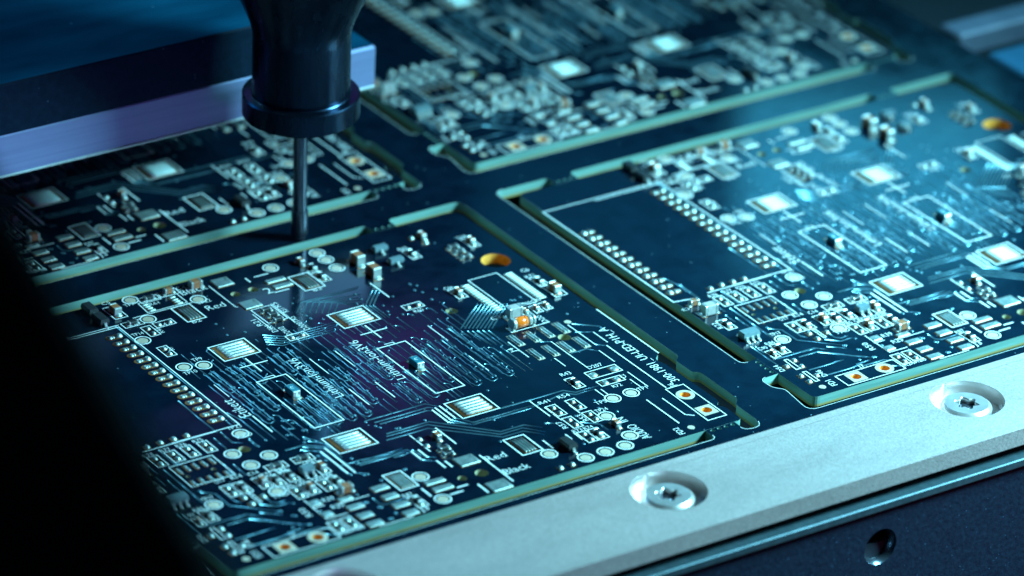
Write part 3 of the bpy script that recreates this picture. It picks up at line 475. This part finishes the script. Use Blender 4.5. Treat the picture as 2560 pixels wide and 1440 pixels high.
for ox, oy in ((0, 0), (PX, 0), (0, PY), (PX, PY)):
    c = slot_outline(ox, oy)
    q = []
    for i, p in enumerate(c):        # edge highlight built in as a narrow pale strip, just outside the slot
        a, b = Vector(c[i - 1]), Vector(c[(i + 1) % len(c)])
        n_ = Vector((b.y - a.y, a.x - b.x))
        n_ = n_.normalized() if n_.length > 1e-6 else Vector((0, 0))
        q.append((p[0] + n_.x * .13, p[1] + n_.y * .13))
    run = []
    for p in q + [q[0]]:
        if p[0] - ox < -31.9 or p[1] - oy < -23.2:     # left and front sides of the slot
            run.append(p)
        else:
            glint_strips.strip(run, .09, .012, 0, 0)
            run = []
    glint_strips.strip(run, .09, .012, 0, 0)
obj('slot_edge_glint', glint_strips.build('slot_edge_glint', ['edge_glint']), frame, kind='stuff')

# ------------------------------------------------------------------ prototype meshes
K = {}
def cached(key, fn):
    if key not in K:
        K[key] = fn()
    return K[key]

def pad_mesh(w, d, h=.26):
    def mk():
        m = MB().box(-w / 2 - .07, w / 2 + .07, -d / 2 - .07, d / 2 + .07, 0, .045, 1)
        m.dome(0, 0, .045, w, d, h, 6)
        return m.build('solder_pad', ['solder', 'copper'])
    return cached(('pad', w, d, h), mk)

CH = {  # kind: body length, width, height, body material, end cap length, pad w, pad length
    'res': (1.5, .78, .45, 'black', .28, .82, .66), 'cap': (1.5, .78, .76, 'ceramic', .33, .82, .66),
    'caps': (1.0, .52, .52, 'ceramic', .24, .55, .48), 'cap2': (1.9, 1.15, 1.05, 'ceramic', .42, 1.15, .7),
    'cap3': (2.3, 1.35, 1.55, 'ceramic', .42, 1.4, .85), 'capg': (2.3, 1.35, 1.5, 'grey_ceramic', .40, 1.4, .85)}
def chip_body(kind):
    L, W, H, m, e, pw, pl = CH[kind]
    return cached(('body', kind), lambda: MB().box(-L / 2 + e, L / 2 - e, -W / 2, W / 2, .12, .12 + H, 0, .04).build('body', [m]))
def chip_cap(kind):
    L, W, H, m, e, pw, pl = CH[kind]
    return cached(('cap', kind), lambda: MB().box(-e / 2, e / 2, -W / 2 - .02, W / 2 + .02, .09, .14 + H, 0, .06).build('end_cap', ['tin']))
def fillet_mesh(kind):
    L, W, H, m, e, pw, pl = CH[kind]
    return cached(('fil', kind), lambda: MB().box(-pl / 2 - .06, pl / 2 + .06, -pw / 2 - .06, pw / 2 + .06, 0, .045, 1).dome(0, 0, .045, pl, pw, min(.3, H * .5), 5).build('solder_pad', ['solder', 'copper']))
NAMES = {'res': 'resistor', 'cap': 'capacitor', 'caps': 'capacitor', 'cap2': 'capacitor', 'cap3': 'capacitor', 'capg': 'capacitor'}

def sot_mesh(kind):
    mats = {'blk': 'black', 'sotb': 'slate', 'sotg': 'slate', 'sot6': 'slate'}
    L, W, H = {'blk': (2.7, 1.5, 1.0), 'sotb': (2.3, 1.1, .85), 'sotg': (2.0, 1.25, 1.0), 'sot6': (2.9, 1.6, 1.1)}[kind]
    def mk():
        m = MB()
        v = []
        for z, i in ((.12, .10), (.12 + H * .5, 0), (.12 + H, .12)):
            v += [(-L / 2 + i, -W / 2 + i, z), (L / 2 - i, -W / 2 + i, z), (L / 2 - i, W / 2 - i, z), (-L / 2 + i, W / 2 - i, z)]
        f = [(3, 2, 1, 0), (8, 9, 10, 11)]
        for k in (0, 4):
            f += [(k + i, k + (i + 1) % 4, k + 4 + (i + 1) % 4, k + 4 + i) for i in range(4)]
        return m.add(v, f).build('package', [mats[kind]])
    return cached(('sot', kind), mk), L, W, H
def leg_mesh(H):
    """gull-wing lead pointing to -y"""
    def mk():
        w, t = .2, .12
        pr = [(0.05, H * .5), (-.18, H * .5), (-.30, .10), (-.62, .10), (-.62, .10 + t), (-.24, .10 + t), (-.12, H * .5 + t), (0.05, H * .5 + t)]
        n = len(pr)
        v = [(s_ * w, y, z) for s_ in (-1, 1) for y, z in pr]
        f = [(i, (i + 1) % n, n + (i + 1) % n, n + i) for i in range(n)]
        f += [(0, 7, 6, 1), (1, 6, 5, 2), (2, 5, 4, 3)] + [tuple(n + i for i in q[::-1]) for q in ((0, 7, 6, 1), (1, 6, 5, 2), (2, 5, 4, 3))]
        m = MB().add(v, f, 0)
        m.dome(0, -.5, .0, .6, .55, .16, 5)
        return m.build('lead', ['tin'])
    return cached(('leg', H), mk)

def sheet(w, d, h=.13):
    """flat reflowed pad with a grainy top and a copper rim"""
    def mk():
        m = MB().box(-w / 2, w / 2, -d / 2, d / 2, 0, .05, 1)
        m.box(-w / 2 + .12, w / 2 - .05, -d / 2 + .06, d / 2 - .05, .05, .05 + h, 0, .06)
        m.ridge(w / 2 - .45, 0, .05 + h * .4, d * .8, .7, h * 1.1, 'y', 5, 0)
        return m.build('terminal_pad', ['solder', 'copper'])
    return cached(('sheet', round(w, 1), round(d, 1)), mk)

def gen_text(s, length, h):
    c = bpy.data.curves.new('t', 'FONT')
    c.body = s
    c.size = 1.0
    c.resolution_u = 2
    c.offset = -.010
    o = bpy.data.objects.new('t', c)
    col.objects.link(o)
    bpy.context.view_layer.update()
    me = o.evaluated_get(bpy.context.evaluated_depsgraph_get()).to_mesh()
    v = [(p.co.x, p.co.y) for p in me.vertices]
    f = [tuple(p.vertices) for p in me.polygons]
    o.to_mesh_clear()
    bpy.data.objects.remove(o)
    bpy.data.curves.remove(c)
    x0, x1 = min(p[0] for p in v), max(p[0] for p in v)
    k = length / (x1 - x0)
    ky = h / .72
    if len(s) < 5:
        k = min(k, ky * 1.25)
    return [((x - x0) * k, y * ky) for x, y in v], f

# ------------------------------------------------------------------ one board and its copies
def board_mesh():
    p = [(-31.75, -21.7), (50.4, -21.7), (50.45, -17.6), (49.7, -16.8), (50.75, -15.6), (50.6, -3.2), (50.0, -1.4), (51.5, -.2), (51.75, 52.0), (-31.75, 52.0)]
    r = [1.1, .9, .3, .9, .5, .5, 1.0, .5, 2.2, 1.2]
    c = [fillet(p, r, 5)] + [circle(x, y, rr, 24 if rr > .5 else 14) for x, y, rr in HOLES]
    nh = len(D['hole'])
    return plate(c, -1.6, 0, None, wall_of=lambda i: 1 if i == 0 else (3 if 1 < i <= nh else 2)).build('laminate', ['mask', 'fr4', 'barrel', 'raw'])

TR = MB()
for w, pts in D['tr']:
    TR.strip(pts, w * .8, .012, .034, 0, 'raised')
for x0, y0, x1, y1, n in D['chain']:
    a, b = Vector((x0, y0)), Vector((x1, y1))
    TR.strip([(x0, y0), (x1, y1)], .20, .012, .036, 0, 'raised')
    step = (b - a) / max(1, n - 1)
    wav = []
    for i in range(n):
        q = a + step * i
        wav += [(q.x - .85, q.y + .35), (q.x - .90, q.y), (q.x - .76, q.y - .4), (q.x - .74, q.y - .9)]
    wav += [(b.x - .3, b.y - 1.05), (b.x + .5, b.y - .7)]
    TR.strip(wav, .18, .012, .036, 0, 'raised')
    TR.strip([(x + 1.3, y + .3) for x, y in wav[:-2]], .16, .012, .034, 0, 'raised')
rt = random.Random(5)
uu = -8.6
while uu < 33.5:                     # fine straight tracks between the via columns
    vv = rt.uniform(3.2, 7)
    top = 33 - rt.uniform(0, 5) - (4 if uu > 24 else 0)
    while vv < top:
        ln = rt.uniform(2.5, 8)
        TR.strip([(uu, vv), (uu, min(vv + ln, top)), (uu + rt.choice((-.5, 0, 0, .5)), min(vv + ln, top) + .5)], .17, .012, .034, 0, 'raised')
        vv += ln + rt.uniform(.8, 4)
    uu += rt.uniform(.95, 1.4)
TR_ME = TR.build('copper_tracks', ['trace'])

VI = MB()
vias = list(D['via'])
for x0, y0, x1, y1, n in D['chain']:
    for i in range(n):
        t = i / max(1, n - 1)
        vias += [(x0 + (x1 - x0) * t, y0 + (y1 - y0) * t), (x0 + (x1 - x0) * t + .62, y0 + (y1 - y0) * t + .15)]
for x, y in vias:
    VI.dome(x, y, .0, .48, .48, .13, 5, 2)
VI_ME = VI.build('via_dots', ['trace'])

SK = MB()
ZS = .085
for w, pts in D['silk']:
    SK.strip(pts, w * .88, ZS, 0, 0)
for x0, y0, x1, y1 in D['batt']:
    SK.strip([(x0, y0), (x1, y0), (x1, y1), (x0, y1), (x0, y0)], .2, ZS, 0, 0)
for k in ('bpad', 'stripe'):
    for x, y, w, d in D[k]:
        w, d = w / 2, d / 2
        SK.strip([(x - w, y - d), (x + w, y - d), (x + w, y + d), (x - w, y + d), (x - w, y - d)], .2, ZS, 0, 0)
for x, y in D['tp']:
    SK.ring(x, y, ZS - .02, ZS, 1.04, 1.22, 24)
for kind, d, x, y, pitch, box in D['chip']:
    if box:
        hw, hl = {'bareL': (1.0, 2.6), 'bareM': (.75, 2.0), 'cap2': (1.0, 1.9)}.get(kind, (.78, 1.55))
        if kind == 'caps':
            hw, hl = .6, 1.1
        if d == 'U':
            hw, hl = hl, hw
        SK.strip([(x - hw, y - hl), (x + hw, y - hl), (x + hw, y + hl), (x - hw, y + hl), (x - hw, y - hl)], .14, ZS, 0, 0)
SK_ME = SK.build('outline_print', ['silk'])

LT = MB()
for s, x, y, ln, h, d in D['txt']:
    v, f = gen_text(s, ln, h)
    if d == 'U':
        LT.add([(x + a, y + b, ZS + .006) for a, b in v], f)
    else:
        LT.add([(x - b, y + a, ZS + .006) for a, b in v], f)
nR = 60
for kind, d, x, y, pitch, box in D['chip']:
    if not box or any(abs(tx - x) < 2.6 and abs(ty - y) < 2.6 for _, tx, ty, *_r in D['txt']):
        continue
    nR += 1
    v, f = gen_text(('C%d' if kind.startswith('cap') else 'R%d') % nR, 1.5, .85)
    ox_, oy_ = (x - 1.0, y + 1.72) if d == 'V' else (x - .8, y - 1.95)
    LT.add([(ox_ + a, oy_ + b, ZS + .006) for a, b in v], f)
LT_ME = LT.build('lettering', ['silk'])
LAM = board_mesh()

ring_round = MB().ring(0, 0, 0, .05, .78, 1.36, 28).build('ring_pad', ['gold'])
sq = plate([[(-1.25, -1.25), (1.25, -1.25), (1.25, 1.25), (-1.25, 1.25)], circle(0, 0, .78, 24)], 0, .05, None, wall_of=lambda i: 0).build('square_pad', ['gold'])
tp_me = MB().disc(0, 0, 0, .05, .80, 24).build('test_point', ['gold'])
fid_me = MB().disc(0, 0, 0, .05, .52, 18).build('fiducial_dot', ['gold'])
def oval_base():
    c = [(1.35 * math.copysign(1, math.cos(a)) * 1 + .62 * math.cos(a) - math.copysign(.62, math.cos(a)), .62 * math.sin(a)) for a in [2 * math.pi * (i + .5) / 20 for i in range(20)]]
    return plate([c], 0, .05, None, wall_of=lambda i: 0).build('edge_pad', ['copper'])
oval_me = oval_base()
blob_big = MB().dome(0, 0, .04, 1.1, 1.0, .42, 7, 2).build('solder_bead', ['solder'])
blob_small = MB().dome(-.12, 0, .04, .75, .78, .26, 6, 2).dome(.32, 0, .04, .55, .7, .22, 5, 2).build('solder_bead', ['solder'])
bp_base = MB().box(-2.62, 2.62, -2.05, 2.05, 0, .05, 0).build('contact_pad', ['copper'])
bp_ridge = MB().ridge(0, 0, .05, 4.5, .66, .32, 'x', 7).build('solder_ridge', ['solder'])
def stripe_base():
    return MB().box(-1.15, 1.15, -2.0, 2.0, 0, .05, 0).build('contact_pad', ['copper'])
st_base = stripe_base()
st_ridge = MB().ridge(0, 0, .05, 3.9, .36, .24, 'y', 6).build('solder_ridge', ['solder'])
cb_base = MB().box(-.58, .58, -1.7, 1.7, 0, .05, 0).build('contact_pad', ['gold'])
cb_ridge = MB().ridge(0, 0, .05, 3.2, .42, .26, 'y', 6).build('solder_ridge', ['solder'])
dip_me = MB().box(-.28, .28, -.85, .85, 0, .04, 1).ridge(.04, -.05, .04, 1.5, .4, .2, 'y', 6, 0).build('lead_pad', ['solder', 'copper'])
soic_me = MB().box(-.6, .6, -.22, .22, 0, .04, 1).ridge(.02, 0, .04, 1.1, .36, .18, 'x', 6, 0).build('lead_pad', ['solder', 'copper'])
ssop_me = MB().box(-.75, .75, -.2, .2, 0, .04, 1).ridge(.0, 0, .04, 1.45, .38, .16, 'x', 6, 0).build('lead_pad', ['solder', 'gold'])

# glass diode lying along u: glass body, end caps, band
def tube(x0, x1, r, zc, mats, n=20, name='tube', bev=.12):
    prof = [(x0, r - bev), (x0 + bev, r), (x1 - bev, r), (x1, r - bev)]
    v, f = [], []
    for x, rr in prof:
        v += [(x, rr * math.cos(2 * math.pi * i / n), zc + rr * math.sin(2 * math.pi * i / n)) for i in range(n)]
    for k in range(3):
        f += [(k * n + i, k * n + (i + 1) % n, (k + 1) * n + (i + 1) % n, (k + 1) * n + i) for i in range(n)]
    m = MB().add(v, f, 0, True)
    m.f += [tuple(range(n - 1, -1, -1)), tuple(3 * n + i for i in range(n))]
    m.f = [q[::-1] for q in m.f]
    m.mi += [0, 0]
    m.sm += [False, False]
    return m.build(name, mats)
di_body = tube(-1.25, .70, .84, .95, ['orange'], name='glass_body')
di_clear = tube(.71, 1.45, .82, .95, ['glass_grey'], name='glass_end')
di_cap0 = tube(-1.95, -1.26, .90, .95, ['tin'], name='end_cap')
di_cap1 = tube(1.46, 1.95, .90, .95, ['tin'], name='end_cap')
di_band = tube(.22, .30, .855, .95, ['black'], name='band', bev=.01)
se_body = MB().box(-.62, .62, -1.0, 1.0, .12, 1.05, 0, .05).build('body', ['sensor'])
se_front = MB().box(-.60, .60, -.16, .16, .06, .98, 0, .05).box(-.16, .12, -.19, -.12, .2, .95, 1).build('end_cap', ['tin', 'silk'])
se_mark = MB().strip([(.22, .28), (-.15, .30), (-.28, .1), (-.25, -.12), (.05, -.25)], .1, 1.065, 0).build('mark', ['silk'])
se_pad = MB().box(-.7, .7, -.5, .5, 0, .05, 1).dome(0, 0, .05, 1.3, .9, .2, 6).build('solder_pad', ['solder', 'copper'])

BOARDS = {
 'A': ((0, 0), 'dark blue circuit board nearest the camera, in focus, with orange glass diode and battery outlines'),
 'B': ((PX, 0), 'dark blue circuit board beside the silver rail at right, its top mirroring pale cyan light'),
 'C': ((0, PY), 'dark blue circuit board behind the router bit, half covered by the metal block'),
 'D': ((PX, PY), 'strongly blurred dark blue circuit board at the top, farthest from the silver rail')}

def build_board(key):
    (ox, oy), label = BOARDS[key]
    root = obj('circuit_board', None, None, (ox, oy, 0), label=label, cat='circuit board', group='circuit boards in the panel')
    def vis(x, y):
        X, Y = x + ox, y + oy
        if key == 'C' and y > 14:
            return False
        px, py = screen(X, Y)
        return -60 < px < 2620 and -60 < py < 1500
    def part(name, me, x, y, rz=0., parent=None, z=.0, **kw):
        return obj(name, me, parent or root, (x, y, z), rz, **kw)
    soften(part('laminate', LAM, 0, 0), .07)
    part('copper_tracks', TR_ME, 0, 0, kind='stuff')
    part('via_dots', VI_ME, 0, 0, kind='stuff')
    part('outline_print', SK_ME, 0, 0, kind='stuff')
    part('lettering', LT_ME, 0, 0, kind='stuff')
    Q = math.pi / 2
    for kind, d, x, y, pitch, box in D['chip']:
        if not vis(x, y):
            continue
        rz = 0 if d == 'U' else Q
        c, s_ = math.cos(rz), math.sin(rz)
        if kind.startswith('bare'):
            w, l = {'bare': (.80, .76), 'bareM': (1.1, 1.15), 'bareL': (1.35, 1.3)}[kind]
            for k in (-1, 1):
                part('solder_pad', pad_mesh(w, l, .34 if kind == 'bare' else .28), x + c * k * pitch / 2, y + s_ * k * pitch / 2, rz)
        elif kind in CH:
            kk = 'capg' if kind == 'cap3' and d == 'U' else kind
            L, W, H, m, e, pw, pl = CH[kk]
            o = part(NAMES[kk], chip_body(kk), x, y, rz + random.uniform(-.03, .03))
            for k in (-1, 1):
                obj('end_cap', chip_cap(kk), o, (k * (L / 2 - e / 2), 0, 0))
                part('solder_pad', fillet_mesh(kk), x + c * k * (L / 2 + .05), y + s_ * k * (L / 2 + .05), rz)
        else:
            me, L, W, H = sot_mesh(kind)
            o = part('transistor' if kind != 'sot6' else 'driver_chip', me, x, y, rz)
            lg = leg_mesh(H)
            if kind == 'blk':
                for t in (-1, 1):
                    obj('lead', lg, o, (t * (L / 2), 0, 0), Q if t > 0 else -Q)
            else:
                fr = {'sotb': (0,), 'sotg': (-.6, .6), 'sot6': (-.95, 0, .95)}[kind]
                bk = {'sotb': (-.6, .6), 'sotg': (0,), 'sot6': (-.95, 0, .95)}[kind]
                for t in fr:
                    obj('lead', lg, o, (t, -W / 2, 0))
                for t in bk:
                    obj('lead', lg, o, (t, W / 2, 0), math.pi)
    for x, y in D['dot']:
        if vis(x, y): part('solder_pad', pad_mesh(.85, .85, .36), x, y)
    for x, y in D['tp']:
        if vis(x, y): part('test_point', tp_me, x, y)
    for x, y in D['fid']:
        if vis(x, y): part('fiducial_dot', fid_me, x, y)
    for x, y, w, d in D['gold']:
        if vis(x, y): part('terminal_pad', sheet(w, d), x, y)
    for x, y, w, d in D['bpad']:
        if vis(x, y):
            o = part('contact_pad', bp_base, x, y)
            for k in range(5):
                obj('solder_ridge', bp_ridge, o, (.12, -1.5 + .75 * k, 0))
    for x, y, w, d in D['stripe']:
        if vis(x, y):
            o = part('contact_pad', st_base, x, y)
            for k in range(4):
                obj('solder_ridge', st_ridge, o, (-.75 + .5 * k, 0, 0))
    for x, y in D['comb']:
        if vis(x, y):
            o = part('contact_pad', cb_base, x, y)
            for k in (-.26, .26):
                obj('solder_ridge', cb_ridge, o, (k, 0, 0))
    for x, y in D['dip']:
        if vis(x, y): part('lead_pad', dip_me, x, y)
    for x, y in D['soic']:
        if vis(x, y): part('lead_pad', soic_me, x, y)
    (a, b, c_, d_) = D['ssop']
    for i in range(14):
        t = i / 13
        for p, q in ((a, b), (c_, d_)):
            x, y = p[0], p[1] + (q[1] - p[1]) * t
            if vis(x, y): part('lead_pad', ssop_me, x, y)
    for i in range(15):
        x, y = -12.82, 42.15 - 1.988 * i
        if vis(x, y):
            o = part('edge_pad', oval_me, x, y)
            obj('solder_bead', blob_big, o, (.72, 0, 0))
            obj('solder_bead', blob_small, o, (-.55, 0, 0))
    for i in range(12):
        x, y = -30.08, 36.1 - 1.99 * i
        if vis(x, y):
            o = part('edge_pad', oval_me, x, y)
            obj('solder_bead', blob_big, o, (-.62, 0, 0))
            obj('solder_bead', blob_small, o, (.55, 0, 0))
    for x, y, me, nm in ((47.65, -12.0, ring_round, 'ring_pad'), (47.65, -17.06, sq, 'square_pad'), (-22.75, -19.69, sq, 'square_pad'), (-17.67, -19.69, ring_round, 'ring_pad')):
        if vis(x, y): part(nm, me, x, y)
    for x, y in D['melf']:
        if vis(x, y):
            o = part('diode', di_body, x, y, 0, label='orange glass diode with silver end caps')
            obj('glass_end', di_clear, o); obj('end_cap', di_cap0, o); obj('end_cap', di_cap1, o); obj('band', di_band, o)
            for k in (-1.75, 1.75):
                part('solder_pad', pad_mesh(.9, 1.5, .3), x + k, y)
    for x, y in D['sensor']:
        if vis(x, y):
            o = part('temperature_sensor', se_body, x, y, 0)
            obj('end_cap', se_front, o, (0, -1.0, 0)); obj('end_cap', se_front, o, (0, 1.0, 0), math.pi); obj('mark', se_mark, o)
            part('solder_pad', se_pad, x, y - 1.35); part('solder_pad', se_pad, x, y + 1.35)
    return root
for k in 'ABCD':
    build_board(k)

# ------------------------------------------------------------------ silver clamping rail with its screws
SCREWS = [(u, -36.5) for u in (-24.2, 27.0, 78.1, 129.2)]
rail_c = [fillet([(-110, -47), (220, -47), (220, -29.75), (-110, -29.75)], .2, 2)] + [circle(x, y, 5.25, 48) for x, y in SCREWS]
rb = plate(rail_c, .02, 2.72, None, wall_of=lambda i: 0 if i == 0 else 1)
for x, y in SCREWS:      # floor of each counterbore
    rb.disc(x, y, .02, .32, 5.25, 48, 1)
rail = obj('clamping_rail', rb.build('clamping_rail', ['alu', 'steel']), label='silver bead-blasted rail with counterbored screws along the front of the boards', cat='rail')
bev = rail.modifiers.new('bevel', 'BEVEL'); bev.width = .22 * S; bev.segments = 2; bev.limit_method = 'ANGLE'; bev.angle_limit = math.radians(60)
def screw_mesh():
    n = 36
    star = [((1.5 + .3 * math.cos(6 * 2 * math.pi * i / 48)) * math.cos(2 * math.pi * i / 48), (1.5 + .3 * math.cos(6 * 2 * math.pi * i / 48)) * math.sin(2 * math.pi * i / 48)) for i in range(48)]
    m = plate([circle(0, 0, 3.05, 48), star], 1.2, 2.1, None, wall_of=lambda i: 0)
    m.lathe([(3.62, .33), (3.62, 1.5), (3.5, 1.75), (3.05, 2.1)], 48, cap=False)
    return m
sm = screw_mesh().build('screw', ['steel'])
sp = MB().disc(0, 0, 1.1, 1.25, 1.95, 32).lathe([(.5, 1.25), (.5, 1.4), (.3, 1.45)], 12).build('drive_socket', ['carbide'])
for i, (x, y) in enumerate(SCREWS):
    if x > 100: continue
    o = obj('screw', sm, rail, (x, y, 0), .3 + i)
    obj('drive_socket', sp, o)

# ------------------------------------------------------------------ machine front below the rail
obj('support_strip', MB().box(-110, 220, -47.9, -43.5, -2.75, -1.62, 0, .15).build('support_strip', ['strip']),
    label='thin metal strip under the silver rail, above the dark machine side', cat='metal strip')
bh = [(55.6, -9.0, 2.75), (57.3, -17.6, 2.75), (140, -9, 2.75)]
mb = plate([[(-110, -60), (220, -60), (220, -2.77), (-110, -2.77)]] + [circle(x, z, r, 36) for x, z, r in bh], -47.2, -39, None, axes='xzy')
body = obj('machine_base', mb.build('machine_base', ['body', 'body']), label='dark navy speckled machine base with round holes below the silver rail', cat='machine base')
for x, z, r in bh[:2]:
    n = 36
    v, f = [], []
    for y, rr in ((-47.15, r), (-46.6, r - .45), (-39.2, r - .45)):
        v += [(rr * math.cos(2 * math.pi * i / n), y, rr * math.sin(2 * math.pi * i / n)) for i in range(n)]
    for k in range(2):
        f += [(k * n + i, (k + 1) * n + i, (k + 1) * n + (i + 1) % n, k * n + (i + 1) % n) for i in range(n)]
    obj('threaded_insert', MB().add(v, f, 0, True).build('threaded_insert', ['carbide']), body, (x, 0, z))

# ------------------------------------------------------------------ block over the rear left board
blk = obj('pressure_block', None, None, (0, 101.0, 15), label='two-layer metal block with blue top and lavender lower edge at upper left', cat='metal block')
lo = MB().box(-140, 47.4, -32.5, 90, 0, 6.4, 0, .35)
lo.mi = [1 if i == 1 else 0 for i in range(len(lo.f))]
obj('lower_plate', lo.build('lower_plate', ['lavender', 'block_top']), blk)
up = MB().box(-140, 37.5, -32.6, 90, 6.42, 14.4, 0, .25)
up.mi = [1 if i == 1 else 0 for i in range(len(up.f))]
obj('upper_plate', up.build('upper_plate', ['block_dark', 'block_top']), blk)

obj('chamfer_glint', MB().box(-140, 47.2, -32.75, -32.0, -.32, -.02, 0, .08).build('chamfer_glint', ['tin']), blk)  # bright strip added for the thin highlight of the lit lower chamfer

# ------------------------------------------------------------------ router spindle
sx, sy = 26.3, 55.6
spn = obj('router_spindle', None, None, (sx, sy, 0), label='black router spindle with flanged nose and thin bit above the slot', cat='router spindle')
spn.rotation_euler = (0, math.radians(-1.2), math.radians(30))
obj('housing', MB().lathe_runs([[(7.15, 24.0), (7.15, 33.4)], [(7.15, 33.4), (7.25, 34.4), (7.7, 36.0), (8.6, 38.2), (9.9, 41), (12.5, 46), (16, 52), (20, 62), (20, 90)], [(20, 90), (0.01, 90)]], 72).build('housing', ['spindle']), spn)
obj('flange', MB().lathe_runs([[(1.0, 20.7), (8.35, 20.7)], [(8.35, 20.7), (8.6, 20.95)], [(8.6, 20.95), (8.6, 24.0)], [(8.6, 24.0), (8.4, 24.2)], [(8.4, 24.2), (7.3, 24.2)], [(7.3, 24.2), (7.1, 24.5)]], 72).build('flange', ['spindle']), spn)
bit = obj('router_bit', MB().lathe_runs([[(.4, .95), (1.2, .95)], [(1.2, .95), (1.28, 1.05)], [(1.28, 1.05), (1.28, 4.75)], [(1.28, 4.75), (1.06, 4.85)], [(1.06, 4.85), (1.06, 17.2)], [(1.06, 17.2), (1.35, 17.2)], [(1.35, 17.2), (1.35, 20.9)]], 32).build('router_bit', ['carbide']), spn)
tip = MB()
n = 24
v, f = [], []
for k in range(13):
    z = .08 + .9 * k / 12
    for i in range(n):
        a = 2 * math.pi * i / n
        r = .92 + .22 * max(0, math.cos(2 * (a - z * 1.2))) ** .7
        v.append((r * math.cos(a), r * math.sin(a), z))
for k in range(12):
    f += [(k * n + i, k * n + (i + 1) % n, (k + 1) * n + (i + 1) % n, (k + 1) * n + i) for i in range(n)]
f.append(tuple(range(n - 1, -1, -1)))
obj('cutting_tip', tip.add(v, f, 0, True).build('cutting_tip', ['carbide']), bit)

# ------------------------------------------------------------------ conveyor rail beyond the right edge of the panel
cr = obj('conveyor_rail', None, None, (159, 70, 0), label='blurred brushed metal conveyor rail beyond the right edge of the panel', cat='rail')
obj('rail_beam', MB().box(0, 34, -60, -11.5, -4, -.6, 0, .4).build('rail_beam', ['blue_rail']), cr)
obj('rail_crossbar', MB().box(0, 60, -4.5, .8, -4, -.3, 0, .4).build('rail_crossbar', ['steel_rail']), cr)

# ------------------------------------------------------------------ dark arm close to the lens at lower left
p0, p1 = Vector((-159.2, -180.4, 163.7)), Vector((-146.8, -215.0, 123.0))
ax = (p1 - p0).normalized()
side = ax.cross(RZ).normalized()
if side.dot(RX) > 0:
    side = -side
dep = ax.cross(side).normalized()
if dep.dot(RZ) < 0:
    dep = -dep
arm = MB().box(-40, 110, 0, 60, 0, 18, 0, 1.2)
arm.v = [tuple(p0 + ax * a + side * b + dep * c) for a, b, c in arm.v]
arm.f = [q[::-1] for q in arm.f]
obj('foreground_bracket', arm.build('foreground_bracket', ['matte_black']), label='matte black bracket out of focus in the lower left foreground', cat='bracket')
